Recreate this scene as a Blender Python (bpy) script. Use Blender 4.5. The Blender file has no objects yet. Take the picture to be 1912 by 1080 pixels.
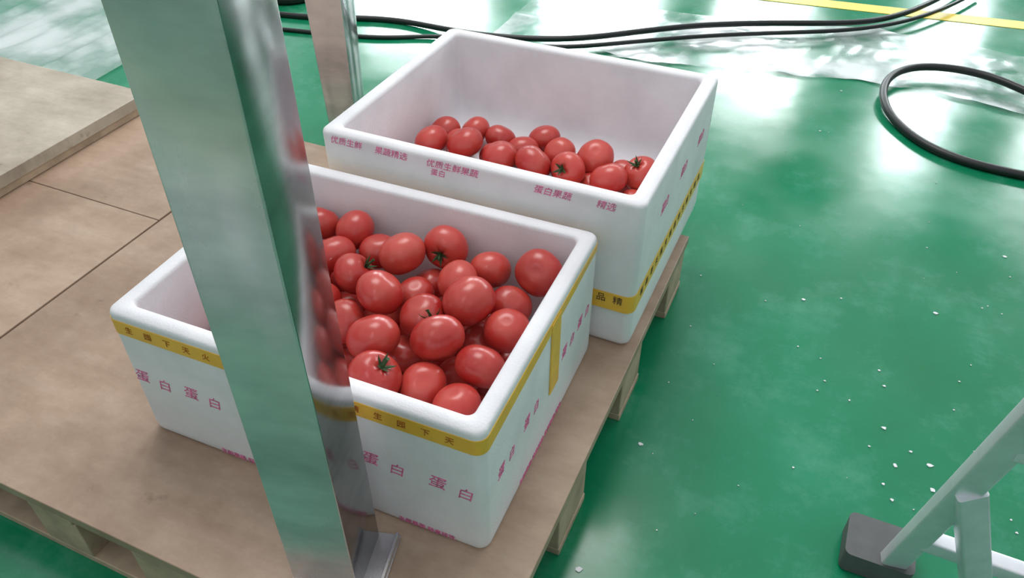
import bpy, bmesh, math, random
from mathutils import Vector, Matrix, Euler, noise
random.seed(7)
S=bpy.context.scene
S.view_settings.view_transform='Standard'
COL=S.collection
HEAD=math.radians(24.1); CAMZ=1.25

def P(u,v,z):
    # survey helper: where a sight line meets the real horizontal plane at height z
    q=540-v; du=u-956
    dz=-961.8+.7638*q; t=(CAMZ-z)/-dz
    r=du*t; h=(1138+.6455*q)*t
    return (round(.913*r-.408*h,3), round(.408*r+.913*h,3), z)

# ---------------- materials ----------------
def mat(name):
    m=bpy.data.materials.new(name); m.use_nodes=True
    return m, m.node_tree.nodes, m.node_tree.links, m.node_tree.nodes['Principled BSDF']
def ramp(N,stops):
    r=N.new('ShaderNodeValToRGB'); e=r.color_ramp.elements
    while len(e)<len(stops): e.new(.5)
    for i,(p,c) in enumerate(stops):
        e[i].position=p; e[i].color=(*c,1) if len(c)==3 else c
    return r
def tex(N,L,scale,detail=4,stretch=(1,1,1),coord='Object',rough=.5):
    c=N.new('ShaderNodeTexCoord'); mp=N.new('ShaderNodeMapping'); mp.inputs['Scale'].default_value=stretch
    n=N.new('ShaderNodeTexNoise'); n.inputs['Scale'].default_value=scale; n.inputs['Detail'].default_value=detail
    n.inputs['Roughness'].default_value=rough
    L.new(c.outputs[coord],mp.inputs['Vector']); L.new(mp.outputs[0],n.inputs['Vector']); return n
def bump(N,L,src,b,strength,dist=.002):
    bp=N.new('ShaderNodeBump'); bp.inputs['Strength'].default_value=strength; bp.inputs['Distance'].default_value=dist
    L.new(src,bp.inputs['Height']); L.new(bp.outputs[0],b.inputs['Normal'])
def simple(name,col,rough=.5,metal=0,var=.12,scale=30,bumpv=.1):
    m,N,L,b=mat(name); n=tex(N,L,scale)
    lo=tuple(c*(1-var) for c in col); hi=tuple(min(1,c*(1+var)) for c in col)
    r=ramp(N,[(.3,lo),(.7,hi)]); L.new(n.outputs['Fac'],r.inputs[0]); L.new(r.outputs[0],b.inputs['Base Color'])
    b.inputs['Roughness'].default_value=rough; b.inputs['Metallic'].default_value=metal
    if bumpv: bump(N,L,n.outputs['Fac'],b,bumpv)
    return m

def m_floor():
    m,N,L,b=mat('green_epoxy')
    n=tex(N,L,1.3,6,coord='Object',rough=.6)
    r=ramp(N,[(.3,(.002,.16,.06)),(.55,(.006,.22,.10)),(.75,(.03,.30,.17))])
    L.new(n.outputs['Fac'],r.inputs[0])
    n2=tex(N,L,5,9,rough=.75); r2=ramp(N,[(.50,(0,0,0)),(.72,(.45,.45,.45))]); L.new(n2.outputs['Fac'],r2.inputs[0])
    mx=N.new('ShaderNodeMix'); mx.data_type='RGBA'
    L.new(r2.outputs[0],mx.inputs[0]); L.new(r.outputs[0],mx.inputs[6]); mx.inputs[7].default_value=(.12,.38,.27,1)
    L.new(mx.outputs[2],b.inputs['Base Color'])
    n3=tex(N,L,4,5); r3=ramp(N,[(.3,(.12,.12,.12)),(.7,(.25,.25,.25))]); L.new(n3.outputs['Fac'],r3.inputs[0]); L.new(r3.outputs[0],b.inputs['Roughness'])
    n4=tex(N,L,5,2); bump(N,L,n4.outputs['Fac'],b,.08,.01)
    b.inputs['Specular IOR Level'].default_value=.52
    return m
def m_foam():
    m,N,L,b=mat('white_foam')
    c=N.new('ShaderNodeTexCoord'); v=N.new('ShaderNodeTexVoronoi'); v.inputs['Scale'].default_value=260
    L.new(c.outputs['Object'],v.inputs['Vector']); bump(N,L,v.outputs['Distance'],b,.25,.001)
    n=tex(N,L,9,5); r=ramp(N,[(.3,(.74,.73,.76)),(.6,(.84,.83,.86))]); L.new(n.outputs['Fac'],r.inputs[0]); L.new(r.outputs[0],b.inputs['Base Color'])
    b.inputs['Roughness'].default_value=.6
    return m
def m_tomato():
    m,N,L,b=mat('tomato_skin')
    oi=N.new('ShaderNodeObjectInfo')
    r=ramp(N,[(0,(.42,.020,.018)),(.5,(.53,.036,.030)),(1,(.60,.07,.052))]); L.new(oi.outputs['Random'],r.inputs[0])
    n=tex(N,L,18,3); r2=ramp(N,[(.35,(.0,.0,.0)),(.8,(.5,.5,.5))]); L.new(n.outputs['Fac'],r2.inputs[0])
    mx=N.new('ShaderNodeMix'); mx.data_type='RGBA'; L.new(r2.outputs[0],mx.inputs[0]); L.new(r.outputs[0],mx.inputs[6]); mx.inputs[7].default_value=(.66,.14,.10,1)
    L.new(mx.outputs[2],b.inputs['Base Color'])
    b.inputs['Roughness'].default_value=.28; b.inputs['Specular IOR Level'].default_value=.6
    b.inputs['Subsurface Weight'].default_value=.08; b.inputs['Subsurface Radius'].default_value=(.02,.005,.003); b.inputs['Subsurface Scale'].default_value=.3
    return m
def m_wood(name,c1,c2,c3):
    m,N,L,b=mat(name)
    n=tex(N,L,5,8,stretch=(1,3,1),rough=.65); n2=tex(N,L,2.2,7,rough=.72)
    r=ramp(N,[(.25,c1),(.5,c2),(.75,c3)]); L.new(n.outputs['Fac'],r.inputs[0])
    r2=ramp(N,[(.35,(.62,.57,.53)),(.6,(1,1,1))]); L.new(n2.outputs['Fac'],r2.inputs[0])
    n3=tex(N,L,11,5,rough=.6); r3=ramp(N,[(.24,(.45,.40,.36)),(.34,(1,1,1))]); L.new(n3.outputs['Fac'],r3.inputs[0])
    mx=N.new('ShaderNodeMix'); mx.data_type='RGBA'; mx.blend_type='MULTIPLY'; mx.inputs[0].default_value=.85
    L.new(r.outputs[0],mx.inputs[6]); L.new(r2.outputs[0],mx.inputs[7])
    mx2=N.new('ShaderNodeMix'); mx2.data_type='RGBA'; mx2.blend_type='MULTIPLY'; mx2.inputs[0].default_value=.8
    L.new(mx.outputs[2],mx2.inputs[6]); L.new(r3.outputs[0],mx2.inputs[7]); L.new(mx2.outputs[2],b.inputs['Base Color'])
    b.inputs['Roughness'].default_value=.5; bump(N,L,n.outputs['Fac'],b,.12,.002)
    return m
def m_steel(name,lo,hi,met,r0,r1):
    m,N,L,b=mat(name)
    n=tex(N,L,2.2,6,stretch=(1,1,2.2),rough=.6)
    r=ramp(N,[(.36,lo),(.6,hi)]); L.new(n.outputs['Fac'],r.inputs[0]); L.new(r.outputs[0],b.inputs['Base Color'])
    n2=tex(N,L,10,5,stretch=(1,1,.3)); r2=ramp(N,[(.3,(r0,)*3),(.7,(r1,)*3)]); L.new(n2.outputs['Fac'],r2.inputs[0]); L.new(r2.outputs[0],b.inputs['Roughness'])
    b.inputs['Metallic'].default_value=met
    bump(N,L,n2.outputs['Fac'],b,.06,.003)
    return m
def m_film(name,alo,ahi,sc,rough,p0=.38,p1=.6):
    m,N,L,b=mat(name)
    n=tex(N,L,sc,5)
    r=ramp(N,[(.35,(.62,.76,.75)),(.65,(.92,.95,.96))]); L.new(n.outputs['Fac'],r.inputs[0]); L.new(r.outputs[0],b.inputs['Base Color'])
    r2=ramp(N,[(p0,(alo,)*3),(p1,(ahi,)*3)]); L.new(n.outputs['Fac'],r2.inputs[0]); L.new(r2.outputs[0],b.inputs['Alpha'])
    b.inputs['Roughness'].default_value=rough; b.inputs['Specular IOR Level'].default_value=1.0
    return m
FLOOR=m_floor(); FOAM=m_foam(); TOM=m_tomato()
WOOD=m_wood('plywood',(.35,.235,.165),(.44,.31,.225),(.52,.385,.29))
WOOD2=m_wood('worn_board',(.40,.34,.27),(.52,.45,.37),(.62,.55,.46))
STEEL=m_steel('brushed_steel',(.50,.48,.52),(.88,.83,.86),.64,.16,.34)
STEEL_DARKREFL=m_steel('steel_side_dark_reflection',(.15,.15,.15),(.42,.41,.42),.93,.08,.2)  # same steel with its dark reflections put into the base colour
FILM=m_film('clear_film',.15,.85,3.2,.2,.42,.62); FILM2=m_film('milky_film',.05,.7,2.2,.2)
YEL=simple('yellow_tape',(.95,.53,.06),.35,var=.08,bumpv=.05)
PINK=simple('pink_ink',(.76,.17,.36),.6,var=.35,scale=160,bumpv=0)
INK=simple('brown_ink',(.42,.13,.02),.6,var=.4,scale=160,bumpv=0)
BLACKINK=simple('black_ink',(.12,.07,.03),.6,var=.5,scale=160,bumpv=0)
RUB=simple('black_rubber',(.012,.014,.014),.4)
DARK=simple('dark_plastic',(.10,.105,.105),.6)
ALU=simple('aluminium',(.78,.80,.84),.38,.4,var=.06)
GREEN=simple('calyx_green',(.03,.07,.02),.7,var=.4,scale=200)
LINE=simple('yellow_paint',(.85,.62,.03),.4,var=.08)
WALL=simple('wall_panel',(.42,.50,.49),.7,var=.05,scale=2,bumpv=0)
WOODEDGE=simple('raw_wood',(.46,.34,.24),.7,var=.22,scale=18)
def m_glow():
    m,N,L,b=mat('daylit_glass'); n=tex(N,L,1.2,3)
    r=ramp(N,[(.3,(.78,.90,.95)),(.7,(1,1,1))]); L.new(n.outputs['Fac'],r.inputs[0])
    L.new(r.outputs[0],b.inputs['Emission Color']); b.inputs['Emission Strength'].default_value=18; b.inputs['Base Color'].default_value=(.8,.85,.9,1)
    return m
GLOW=m_glow()

# ---------------- helpers ----------------
def obj(name,bm,m,loc=(0,0,0),parent=None,rot=None,smooth=True,bev=0):
    me=bpy.data.meshes.new(name); bmesh.ops.recalc_face_normals(bm,faces=bm.faces); bm.to_mesh(me); bm.free()
    o=bpy.data.objects.new(name,me); COL.objects.link(o); o.location=loc
    if rot: o.rotation_euler=rot
    for x in (m if isinstance(m,(list,tuple)) else [m]): me.materials.append(x)
    if parent: o.parent=parent
    if smooth:
        for p in me.polygons: p.use_smooth=True
        me.set_sharp_from_angle(angle=math.radians(50))
    if bev:
        b=o.modifiers.new('b','BEVEL'); b.width=bev; b.segments=2; b.limit_method='ANGLE'
    return o
def empty(name,loc,rot=(0,0,0)):
    e=bpy.data.objects.new(name,None); COL.objects.link(e); e.location=loc; e.rotation_euler=rot; e.empty_display_size=.05; return e
def tag(o,label,cat,group=None,kind=None):
    if label: o['label']=label
    if cat: o['category']=cat
    if group: o['group']=group
    if kind: o['kind']=kind
def boxbm(x0,x1,y0,y1,z0,z1,bm=None):
    bm=bm or bmesh.new()
    r=bmesh.ops.create_cube(bm,size=1)
    for v in r['verts']:
        v.co=Vector(((x0+x1)/2+v.co.x*(x1-x0),(y0+y1)/2+v.co.y*(y1-y0),(z0+z1)/2+v.co.z*(z1-z0)))
    return bm
def rrect(hx,hy,r,z,n=6):
    r=min(r,hx*.9,hy*.9); pts=[]
    for cx,cy,a0 in ((hx-r,hy-r,0),(-hx+r,hy-r,90),(-hx+r,-hy+r,180),(hx-r,-hy+r,270)):
        for i in range(n+1):
            a=math.radians(a0+90*i/n); pts.append(Vector((cx+r*math.cos(a),cy+r*math.sin(a),z)))
    return pts
def loft(loops,cap0=True,cap1=True,closed=False,bm=None):
    bm=bm or bmesh.new(); R=[[bm.verts.new(p) for p in l] for l in loops]
    n=len(R[0]); rng=range(len(R)) if closed else range(len(R)-1)
    for k in rng:
        a=R[k]; b=R[(k+1)%len(R)]
        for i in range(n): bm.faces.new((a[i],a[(i+1)%n],b[(i+1)%n],b[i]))
    if cap0: bm.faces.new(R[0][::-1])
    if cap1: bm.faces.new(R[-1])
    return bm
def text_into(bm,s,size,M,shear=0,extr=0.0003,bold=0.0):
    c=bpy.data.curves.new('t','FONT'); c.body=s; c.size=size; c.align_x='CENTER'; c.align_y='CENTER'; c.extrude=extr; c.shear=shear; c.offset=bold
    o=bpy.data.objects.new('t',c); COL.objects.link(o)
    bpy.context.view_layer.update()
    me=bpy.data.meshes.new_from_object(o.evaluated_get(bpy.context.evaluated_depsgraph_get()))
    me.transform(M); bm.from_mesh(me); bpy.data.objects.remove(o); bpy.data.meshes.remove(me); bpy.data.curves.remove(c)
FR=Matrix.Rotation(math.radians(90),4,'X')
RT=Matrix.Rotation(math.radians(90),4,'Z')@FR
def word(par,items,m,name='printed_lettering'):
    bm=bmesh.new()
    for s,size,M,sh in items: text_into(bm,s,size,M,sh)
    return obj(name,bm,m,parent=par,smooth=False)
T=lambda x,y,z:Matrix.Translation((x,y,z))
def tube(name,pts,rad,m,parent=None):
    c=bpy.data.curves.new(name,'CURVE'); c.dimensions='3D'; c.bevel_depth=rad; c.bevel_resolution=4; c.resolution_u=10; c.use_fill_caps=True
    s=c.splines.new('NURBS'); s.points.add(len(pts)-1)
    for i,p in enumerate(pts): s.points[i].co=(*p,1)
    s.order_u=4; s.use_endpoint_u=True
    o=bpy.data.objects.new('tmp',c); COL.objects.link(o); bpy.context.view_layer.update()
    me=bpy.data.meshes.new_from_object(o.evaluated_get(bpy.context.evaluated_depsgraph_get()))
    bpy.data.objects.remove(o); me.materials.clear(); me.materials.append(m); me.name=name
    for p in me.polygons: p.use_smooth=True
    o=bpy.data.objects.new(name,me); COL.objects.link(o)
    if parent: o.parent=parent
    return o

# ---------------- setting ----------------
o=obj('floor',boxbm(-7,6,-6,9,-.1,0),FLOOR,smooth=False); tag(o,None,None,kind='structure')
for nm,b in (('wall_back',(-7.2,6.2,9,9.2,-.1,4.6)),('wall_left',(-7.2,-7,-6,9,-.1,4.6)),('wall_right',(6,6.2,-6,9,-.1,4.6)),('wall_front',(-7.2,6.2,-6.2,-6,-.1,4.6))):
    o=obj(nm,boxbm(*b),WALL,smooth=False); tag(o,None,None,kind='structure')
k=1
for x0,x1,z0,z1 in ((-6.3,-4.4,1.9,3.3),(-3.6,-2.2,1.7,3.3),(-1.5,-.5,1.9,3.2),(.5,1.1,1.7,3.7),(1.9,3.2,1.8,3.4)):
    bm=boxbm(x0,x1,8.96,8.995,z0,z1)
    o=obj('window_%d'%k,bm,GLOW,smooth=False); tag(o,None,None,kind='structure'); k+=1
o=obj('floor_line',boxbm(-4,4,-.042,.042,.0,.002),LINE,loc=(.15,3.62,0),rot=(0,0,math.radians(6)),smooth=False); tag(o,'yellow painted line on the green floor','floor marking')
o=obj('floor_line',boxbm(-5,4,-.045,.045,.0,.002),LINE,loc=(0,-1.2,0),smooth=False); tag(o,'yellow painted line on the green floor','floor marking')

# ---------------- pallets ----------------
def pallet(x0,x1,y0,y1,label,cols,seams=()):
    cx,cy=(x0+x1)/2,(y0+y1)/2; hx,hy=(x1-x0)/2,(y1-y0)/2
    e=empty('pallet',(cx,cy,0)); tag(e,label,'pallet',group='wooden pallets')
    ys=[-hy]+[s-cy for s in seams]+[hy]
    for a,b in zip(ys[:-1],ys[1:]):
        obj('deck',boxbm(-hx,hx,a+.0012,b-.0012,.128,.15),WOOD,parent=e,bev=.0015)
    w=.065
    for a,b in cols:
        for fy in (-1,-.33,.33,1):
            py=fy*(hy-w-.004)
            obj('block',boxbm(a-cx,b-cx,py-w,py+w,.018,.112),WOODEDGE,parent=e,bev=.002)
        obj('stringer_board',boxbm(a-cx+.003,b-cx-.003,-hy+.002,hy-.002,.112,.128),WOODEDGE,parent=e,bev=.002)
    for fy in (-1,-.33,.33,1):
        py=fy*(hy-w-.004)
        obj('bottom_board',boxbm(-hx+.002,hx-.002,py-w,py+w,0,.018),WOODEDGE,parent=e,bev=.002)
    return e
pallet(-1.398,-.234,.385,1.53,'wooden pallet with plywood deck carrying foam boxes of tomatoes',[(-1.394,-1.26),(-1.06,-.957),(-.834,-.62),(-.36,-.238)])
pallet(-2.60,-1.404,.36,1.52,'empty brown plywood-topped pallet beside the loaded one',[(-2.59,-2.46),(-2.07,-1.94),(-1.54,-1.41)],seams=(1.077,))
e=empty('plywood_board',(-2.3,.9,.1505)); tag(e,'thick worn plywood platform lying on the empty pallet','board')
obj('panel',boxbm(-.5,.48,-.6,.6,.022,.055),WOOD2,parent=e,bev=.002)
obj('edge_batten',boxbm(.40,.474,-.6,.6,0,.022),WOODEDGE,parent=e,bev=.002)
obj('edge_batten',boxbm(-.5,-.43,-.6,.6,0,.022),WOODEDGE,parent=e,bev=.002)

# ---------------- foam boxes ----------------
def foam(x0,x1,y0,y1,z0,z1,label,wall=.03,ft=.025,rot=0):
    cx,cy=(x0+x1)/2,(y0+y1)/2; hx,hy=(x1-x0)/2,(y1-y0)/2; H=z1-z0
    e=empty('foam_box',(cx,cy,z0),(0,0,rot)); tag(e,label,'box',group='white foam produce boxes')
    prof=[(.008,0),(.003,.002),(.001,.008),(0,.02),(0,H-.008),(.0015,H-.003),(.005,H),(wall-.005,H),(wall-.0015,H-.003),(wall,H-.008),(wall+.003,ft+.04),(wall+.007,ft+.02),(wall+.016,ft+.008),(wall+.032,ft+.001),(wall+.045,ft)]
    loops=[rrect(hx-i,hy-i,max(.006,.018-i*.2),z) for i,z in prof]
    o=obj('body',loft(loops),FOAM,parent=e)
    return e,hx,hy
def band(e,hx,hy,z0,z1,name='adhesive_tape',front_only=None):
    out=rrect(hx+.0012,hy+.0012,.019,0); inn=rrect(hx+.0002,hy+.0002,.018,0)
    def zz(p,top):
        if front_only and p.x>hx-.004 and p.y>-hy+.03: return z1 if top else z1-(z1-z0)*.5
        return z1 if top else z0
    loops=[[Vector((p.x,p.y,zz(p,0))) for p in inn],[Vector((p.x,p.y,zz(p,0))) for p in out],[Vector((p.x,p.y,zz(p,1))) for p in out],[Vector((p.x,p.y,zz(p,1))) for p in inn]]
    return obj(name,loft(loops,False,False,closed=True),YEL,parent=e)

# front box
FX0,FX1,FY0,FY1=-.960,-.314,.590,1.083
e,hx,hy=foam(FX0,FX1,FY0,FY1,.1505,.428,'open white foam box heaped with red tomatoes, yellow tape rim',rot=math.radians(1.2)); H=.2775
band(e,hx,hy,H-.043,H-.014,front_only=True)
obj('tape_strip',boxbm(hx+.0002,hx+.0022,.01,.05,.10,H-.02),YEL,parent=e)
cx=(FX0+FX1)/2
for x in (-.368,-.480,-.592,-.702,-.812,-.912):
    word(e,[('蛋',.030,T(x-cx-.023,-hy-.0004,.140)@FR,.2),('白',.028,T(x-cx+.022,-hy-.0004,.135)@FR,.2)],PINK)
for y in (-.17,-.07,.10,.18):
    word(e,[('蛋',.025,T(hx+.0004,y-.02,.136)@RT,.2),('白',.023,T(hx+.0004,y+.02,.132)@RT,.2)],PINK)
word(e,[('生鲜果蔬 轻拿轻放',.012,T(.22,-hy-.0004,.010)@FR,0)],PINK)
word(e,[('生鲜果蔬 轻拿轻放',.013,T(-.12,-hy-.0004,.010)@FR,0)],PINK)
word(e,[('生鲜果蔬 轻拿轻放 生鲜果蔬 精选',.013,T(hx+.0004,-.02,.012)@RT,0)],PINK)
for i in range(16):
    word(e,[('天下园生精火'[i%6],.015,T(hx-.05-.037*i,-hy-.0016,H-.029)@FR,.1)],INK,'tape_lettering')
# rear stack
RX0,RX1,RY0,RY1=-.910,-.250,1.112,1.668
e,hx,hy=foam(RX0+.003,RX1-.001,RY0+.004,RY1-.004,.1505,.262,'closed white foam box under the open one',ft=.02)
e2,hx2,hy2=foam(RX0,RX1,RY0,RY1,.2625,.485,'open white foam box of tomatoes with pink lettering on rim',wall=.032,ft=.022)
band(e2,hx2,hy2,-.022,.018)
for x,s in ((-.27,'优质生鲜'),(-.17,'果蔬精选'),(-.04,'优质生鲜果蔬'),(.16,'蛋白果蔬'),(.26,'精选')):
    word(e2,[(s,.018,T(x,-hy2-.0004,.207)@FR,.25)],PINK)
word(e2,[('蛋白',.016,T(-.07,-hy2-.0004,.189)@FR,.2)],PINK)
for y in (-.12,.02,.16): word(e2,[('蛋白',.026,T(hx2+.0004,y,.13)@RT,.2)],PINK)
for i in range(3): word(e2,[('精品果'[i],.02,T(hx2-.03-.033*i,-hy2-.0016,.003)@FR,0)],BLACKINK,'tape_lettering')
for i in range(14): word(e2,[('精品果天园生'[i%6],.018,T(hx2+.0016,-hy2+.05+.034*i,0)@RT,0)],BLACKINK,'tape_lettering')

# ---------------- tomatoes ----------------
TR=.0385
def tomato_mesh(seed):
    rnd=random.Random(seed); bm=bmesh.new(); nu,nv=36,20
    lob=rnd.choice((4,5,6)); ph=rnd.random()*6; amp=rnd.uniform(.01,.03); fl=rnd.uniform(.78,.88)
    rings=[]
    for j in range(1,nv):
        th=math.pi*j/nv; ring=[]
        for i in range(nu):
            a=2*math.pi*i/nu; s=math.sin(th); c=math.cos(th)
            r=TR*(1+amp*math.cos(lob*a+ph)*s*(.6+.6*max(0,c))+.03*math.cos(2*a+ph))
            z=c*TR*fl
            if c>0: z-=TR*.22*math.exp(-(s/.28)**2)*(1+.25*math.cos(lob*a+ph))
            else: z+=TR*.06*math.exp(-(s/.2)**2)
            ring.append(bm.verts.new((r*s**.9*math.cos(a),r*s**.9*math.sin(a),z)))
        rings.append(ring)
    t=bm.verts.new((0,0,TR*fl-TR*.25)); b=bm.verts.new((0,0,-TR*(fl-.06)))
    for i in range(nu):
        k=(i+1)%nu
        bm.faces.new((t,rings[0][i],rings[0][k])); bm.faces.new((b,rings[-1][k],rings[-1][i]))
        for r0,r1 in zip(rings[:-1],rings[1:]): bm.faces.new((r0[i],r1[i],r1[k],r0[k]))
    bmesh.ops.recalc_face_normals(bm,faces=bm.faces)
    me=bpy.data.meshes.new('tomato'); bm.to_mesh(me); bm.free()
    for p in me.polygons: p.use_smooth=True
    me.materials.append(TOM); return me
def calyx_mesh(seed):
    rnd=random.Random(seed); bm=bmesh.new()
    n=5
    for k in range(n):
        a=2*math.pi*k/n+rnd.uniform(-.25,.25); L=TR*rnd.uniform(.34,.5)
        d=Vector((math.cos(a),math.sin(a),0)); s=Vector((-d.y,d.x,0)); prev=None
        for i,(f,w,z) in enumerate(((0,.003,.64),(.3,.0032,.70),(.6,.0024,.82),(.85,.0012,.90),(1,.0002,1.0))):
            p=d*L*f+Vector((0,0,TR*(z+.02))); 
            q=[bm.verts.new(p-s*w),bm.verts.new(p+Vector((0,0,.001))),bm.verts.new(p+s*w)]
            if prev: bm.faces.new((prev[0],prev[1],q[1],q[0])); bm.faces.new((prev[1],prev[2],q[2],q[1]))
            prev=q
    loops=[[Vector((r*math.cos(t*math.pi/4)+ox,r*math.sin(t*math.pi/4),z)) for t in range(8)] for r,ox,z in ((.003,0,TR*.6),(.0022,.001,TR*.85),(.002,.003,TR*1.05),(.0028,.004,TR*1.12))]
    loft(loops,bm=bm)
    me=bpy.data.meshes.new('calyx'); bm.to_mesh(me); bm.free(); me.materials.append(GREEN)
    return me
TM=[tomato_mesh(i) for i in range(7)]; CM=[calyx_mesh(i) for i in range(2)]
def put(p,r,top,label,group,rng):
    o=bpy.data.objects.new('tomato',TM[rng.randrange(7)]); COL.objects.link(o); o.location=p
    s=r/TR; o.scale=(s,s,s)
    if top is not None: o.rotation_euler=(Vector(top).to_track_quat('Z','Y')).to_euler()
    else:
        o.rotation_euler=Euler((math.pi+rng.uniform(-.8,.8),rng.uniform(-.8,.8),rng.uniform(0,6)))
    tag(o,label,'tomato',group=group)
    if top is not None:
        c=bpy.data.objects.new('calyx',CM[rng.randrange(2)]); COL.objects.link(c); c.parent=o; c['label']='dried green calyx with stub of stem'
    return o
def relax(pts,lim,fixed=(),it=400,zmove=.5):
    for _ in range(it):
        for i in range(len(pts)):
            for j in range(i+1,len(pts)):
                a,b=pts[i],pts[j]; d=[b[k]-a[k] for k in range(3)]; L=math.sqrt(sum(x*x for x in d))+1e-9
                m=(a[3]+b[3])*.97
                if L<m:
                    f=(m-L)/L*.5
                    for k in range(3):
                        w=zmove if k==2 else 1
                        a[k]-=d[k]*f*w; b[k]+=d[k]*f*w
            a=pts[i]
            for b in fixed:
                d=[a[k]-b[k] for k in range(3)]; L=math.sqrt(sum(x*x for x in d))+1e-9; m=(a[3]+b[3])*.97
                if L<m:
                    for k in range(3): a[k]+=d[k]*(m-L)/L*.5
            a[0]=min(max(a[0],lim[0]+a[3]),lim[1]-a[3]); a[1]=min(max(a[1],lim[2]+a[3]),lim[3]-a[3]); a[2]=max(a[2],lim[4]+a[3]*.86)
rng=random.Random(3)
V=[(612,478,.356,.041,None),(670,438,.358,.039,None),(702,464,.350,.037,None),(748,472,.378,.042,None),(835,464,.360,.041,(.1,-.9,.12)),
(818,508,.330,.037,None),(915,505,.356,.039,None),(660,513,.366,.039,(.75,.5,.6)),(705,548,.390,.042,None),(857,530,.376,.038,None),(888,571,.390,.044,None),
(1015,520,.376,.042,None),(962,566,.345,.037,None),(790,597,.370,.039,None),(778,548,.345,.034,None),(645,597,.352,.037,None),(697,635,.380,.043,None),
(835,655,.384,.043,(-.6,.65,.55)),(950,614,.368,.038,None),(912,686,.372,.041,None),(716,700,.374,.041,(.5,.1,.85)),(785,708,.358,.036,None),(850,755,.358,.036,None),
(600,418,.350,.037,None),(600,560,.355,.038,None),(560,500,.355,.038,None),(560,610,.350,.038,None),(500,470,.345,.038,None),(480,540,.345,.038,None),(420,520,.335,.038,None),(900,640,.315,.036,None),(760,655,.320,.035,None)]
top=[]
for u,v,z,r,c in V:
    x,y,_=P(u,v,z); top.append([x,y,z,r])
lim=(FX0+.040,FX1-.040,FY0+.037,FY1-.036,.176)
relax(top,lim,it=200,zmove=.4)
low=[]
for lay in range(2):
    z=.176+.033+.062*lay; y=lim[2]+.038+(.022 if lay else 0); row=0
    while y<lim[3]-.034:
        x=lim[0]+.039+(.038 if (row+lay)%2 else 0)
        while x<lim[1]-.036:
            low.append([x,y,z,.037]); x+=.076
        y+=.066; row+=1
relax(low,lim,fixed=top,it=120,zmove=.6)
for i,(p,vv) in enumerate(zip(top,V)):
    lab='glossy red tomato with green calyx on top of the heap' if vv[4] else 'round glossy red tomato heaped in the foam box'
    put(p[:3],p[3],vv[4],lab,'tomatoes heaped in the foam box',rng)
for p in low: put(p[:3],p[3],None,'red tomato lower in the heap in the foam box','tomatoes heaped in the foam box',rng)
# rear box: upper visible row, then a supporting layer
V2=[(805,262,.350,.038),(868,268,.356,.041),(935,294,.356,.039),(1000,306,.360,.041),(1055,314,.358,.038),(1108,296,.360,.040),(1150,332,.362,.040),(1182,328,.358,.039)]
V2c={7:(-.3,-.3,.85),4:(-.2,-.8,.4)}
rt=[[*P(u,v,z)[:2],z,r] for u,v,z,r in V2]
lim2=(RX0+.042,RX1-.042,RY0+.042,RY1-.042,.2855)
relax(rt,lim2,it=150,zmove=.3)
lo2=[]; y=lim2[2]+.037; row=0
while y<1.475:
    x=lim2[0]+.04+(.036 if row%2 else 0)
    while x<lim2[1]-.03:
        if (y<1.3 or x>-.86): lo2.append([x,y,.318,.037])
        x+=.0735
    y+=.063; row+=1
relax(lo2,lim2,fixed=rt,it=200,zmove=.15)
for p in lo2: p[2]=min(p[2],.325)
for i,p in enumerate(rt+lo2):
    d=V2c.get(i)
    put(p[:3],p[3],d,'red tomato with green calyx in the stacked foam box' if d else 'red tomato lying in the stacked foam box','tomatoes in the stacked foam box',rng)

# ---------------- steel legs ----------------
def leg(cx,cy,z0,z1,s,rot,label,taper=1):
    e=empty('steel_post',(cx,cy,z0),(0,0,rot)); tag(e,label,'post')
    h=s/2; loops=[rrect(h*(taper+(1-taper)*min(k,9)/9),h*(taper+(1-taper)*min(k,9)/9),.003,.006+(z1-z0)*k/12,3) for k in range(0,13)]
    o=obj('post_tube',loft(loops),[STEEL,STEEL_DARKREFL],parent=e)
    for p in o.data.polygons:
        if p.normal.x>.8: p.material_index=1  # side face takes the copy darkened to stand in for reflections
    obj('base_plate',boxbm(-h*taper-.004,h*taper+.034,-h*taper-.004,h*taper+.004,0,.006),STEEL,parent=e,bev=.001)
    return e
r135=math.radians(13.5)
M=Vector((-.452,.460)); ux=Vector((math.cos(r135),math.sin(r135))); uy=Vector((-math.sin(r135),math.cos(r135)))
c=M-ux*.05+uy*.05
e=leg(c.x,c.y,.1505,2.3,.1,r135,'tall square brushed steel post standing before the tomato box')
obj('floor_bracket',boxbm(.078,.083,-.04,.05,.006,.02),STEEL,parent=e,bev=.001)
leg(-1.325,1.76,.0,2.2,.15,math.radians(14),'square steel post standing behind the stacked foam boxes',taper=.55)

# ---------------- cables ----------------
def cable(pp,rad,label):
    o=tube('cable',[(P(u,v,rad+zz)[0],P(u,v,rad+zz)[1],rad+zz) for u,v,zz in pp],rad,RUB); tag(o,label,'cable'); return o
z=.024
cable([(2100,330,0),(2000,345,0),(1912,328,0),(1820,308,0),(1735,278,0),(1675,235,0),(1645,190,0.01),(1650,145,z),(1700,122,z),(1780,126,z),(1850,142,z),(1912,168,z),(2000,210,.01),(2100,230,0)],.013,'thick black cable coiled in a loop on the green floor')
cable([(480,20,0),(560,35,0),(700,30,0),(800,48,0),(900,68,z),(1060,76,z),(1180,60,z),(1300,46,z),(1450,42,z),(1600,45,z),(1680,30,z),(1740,5,z),(1800,-30,z)],.011,'black cable running across the floor behind the boxes')
cable([(480,50,0),(600,62,0),(720,75,0),(820,62,0),(1000,90,z),(1100,86,z),(1200,76,z),(1320,66,z),(1480,60,z),(1640,56,z),(1760,22,z),(1830,-20,z)],.008,'thin black cable running beside the thicker one')
cable([(470,-10,0),(540,12,0),(590,-5,0),(640,-40,0)],.02,'thick black hose behind the steel post')

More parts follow.
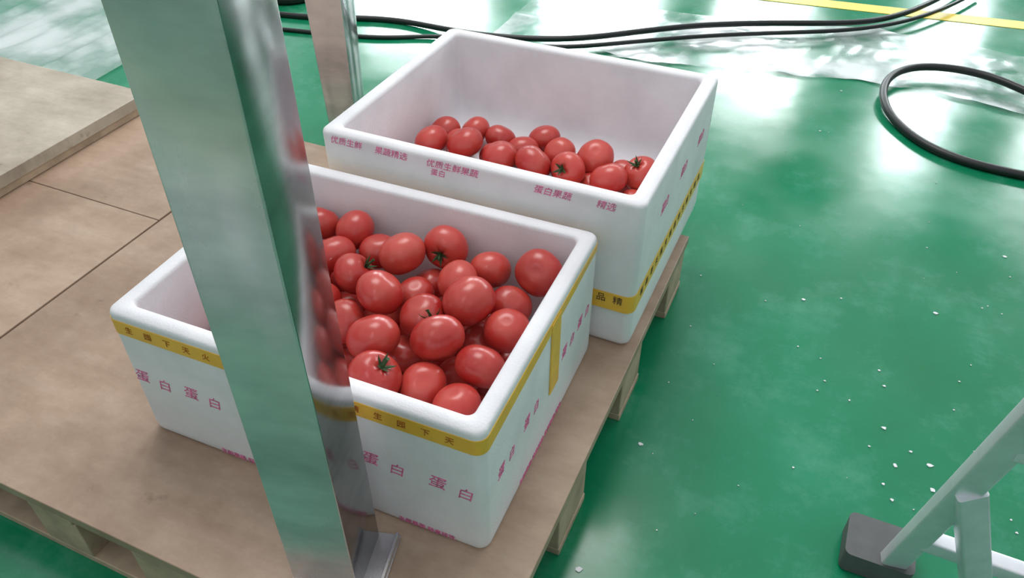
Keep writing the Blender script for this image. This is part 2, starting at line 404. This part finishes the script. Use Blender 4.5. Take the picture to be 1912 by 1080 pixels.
# ---------------- plastic film ----------------
def film(x0,x1,y0,y1,amp,label,seed,m,fx=7,fy=9,rot=0):
    bm=bmesh.new(); nx=int((x1-x0)/.02); ny=int((y1-y0)/.02); g=[]
    for j in range(ny+1):
        row=[]
        for i in range(nx+1):
            x=x0+(x1-x0)*i/nx; y=y0+(y1-y0)*j/ny
            y+=.09*noise.noise(Vector((x*2,seed,0)))+.03*noise.noise(Vector((x*9,seed,0)))
            n=noise.noise(Vector((x*fx,y*fy,seed)))+.5*noise.noise(Vector((x*fx*2.6,y*fy*2.6,seed)))
            row.append(bm.verts.new((x,y+math.sin(rot)*(x-x0),.004+amp*abs(n))))
        g.append(row)
    for j in range(ny):
        for i in range(nx): bm.faces.new((g[j][i],g[j][i+1],g[j+1][i+1],g[j+1][i]))
    o=obj('plastic_film',bm,m); tag(o,label,'plastic sheet'); return o
film(-1.3,1.4,2.70,3.2,.010,'unseen plastic film added behind the camera to pale the post reflection',1.3,FILM,rot=math.radians(5))
film(-4.2,-2.4,1.6,3.2,.03,'wrinkled clear plastic sheeting on the floor behind the pallet',5.1,FILM2,fx=9,fy=1.5)
film(-2.2,-.3,-1.0,-.35,.012,'unseen plastic film added behind the camera to pale the post reflection',9.3,FILM)  # added out of view so the steel post mirrors something pale

# ---------------- ladder ----------------
e=empty('step_ladder',(.283,.924,0)); tag(e,'silver aluminium folding ladder frame with black rubber feet','ladder')
O=Vector((.283,.924,0))
def bar(name,a,b,w,t,m=ALU,par=e):
    a=Vector(a)-O; b=Vector(b)-O; d=(b-a); L=d.length
    bm=loft([rrect(w/2,t/2,.004,0,3),rrect(w/2,t/2,.004,L,3)])
    q=d.to_track_quat('Z','X'); bm.transform(Matrix.Translation(a)@q.to_matrix().to_4x4())
    return obj(name,bm,m,parent=par)
bar('rail',(.283,.924,.02),(.319,.692,1.0),.024,.04)
bar('rail',(.72,.924,.02),(.68,.692,1.0),.024,.04)
bar('rung',(.297,.898,.15),(.705,.893,.15),.028,.028)
bar('rung',(.31,.82,.47),(.69,.82,.47),.028,.028)
bar('brace',(.425,.903,.01),(.300,.846,.345),.04,.032)
for x in (.283,.72):
    bm=loft([rrect(.055,.045,.012,z) if i else rrect(.05,.04,.012,z) for i,z in enumerate((0,.004,.045,.05))]); 
    obj('rubber_foot',bm,DARK,loc=(x-.283-(.02 if x<.5 else -.02),.02,.0),parent=e)

# ---------------- foam crumbs ----------------
bm=bmesh.new(); rr=random.Random(11)
spots=[(1585,748),(1160,750),(1745,585),(1670,870),(1648,905),(1735,870),(1665,935),(1820,845),(1740,915),(1530,245),(1570,170),(1875,480),(1195,830),(1110,972),(1080,1065),(1650,722),(1180,655),(1700,845),(1650,800),(1500,560)]
for k in range(60): spots.append((rr.uniform(1150,1900),rr.uniform(200,1000)))
for i,(u,v) in enumerate(spots):
    x,y,_=P(u,v,0); s=rr.uniform(.003,.007) if i<20 else rr.uniform(.001,.003); n=6; a0=rr.random()*6
    if x<-.2: continue
    ps=[Vector((x+s*rr.uniform(.5,1.2)*math.cos(a0+t*2*math.pi/n),y+s*rr.uniform(.4,.9)*math.sin(a0+t*2*math.pi/n),0)) for t in range(n)]
    loft([[p+Vector((0,0,.0003)) for p in ps],[p+Vector((0,0,.002)) for p in ps]],bm=bm)
o=obj('foam_crumb',bm,FOAM,smooth=False); tag(o,'tiny white foam crumbs scattered on the green floor','debris',kind='stuff')

# ---------------- light & camera ----------------
w=bpy.data.worlds.new('world'); S.world=w; w.use_nodes=True
bg=w.node_tree.nodes['Background']; bg.inputs[0].default_value=(.94,.97,1,1); bg.inputs[1].default_value=.80
ld=bpy.data.lights.new('skylight','AREA'); ld.energy=85; ld.size=2.0; ld.color=(1,.98,.95)
lo=bpy.data.objects.new('skylight',ld); COL.objects.link(lo); lo.location=(-1.6,2.6,4.2); lo.rotation_euler=Euler((math.radians(-22),math.radians(-12),0))
cd=bpy.data.cameras.new('camera'); cd.sensor_width=36; cd.lens=36*1490/1912
co=bpy.data.objects.new('camera',cd); COL.objects.link(co); co.location=(0,0,CAMZ); co.rotation_euler=(math.radians(90-40.2),0,HEAD)
S.camera=co
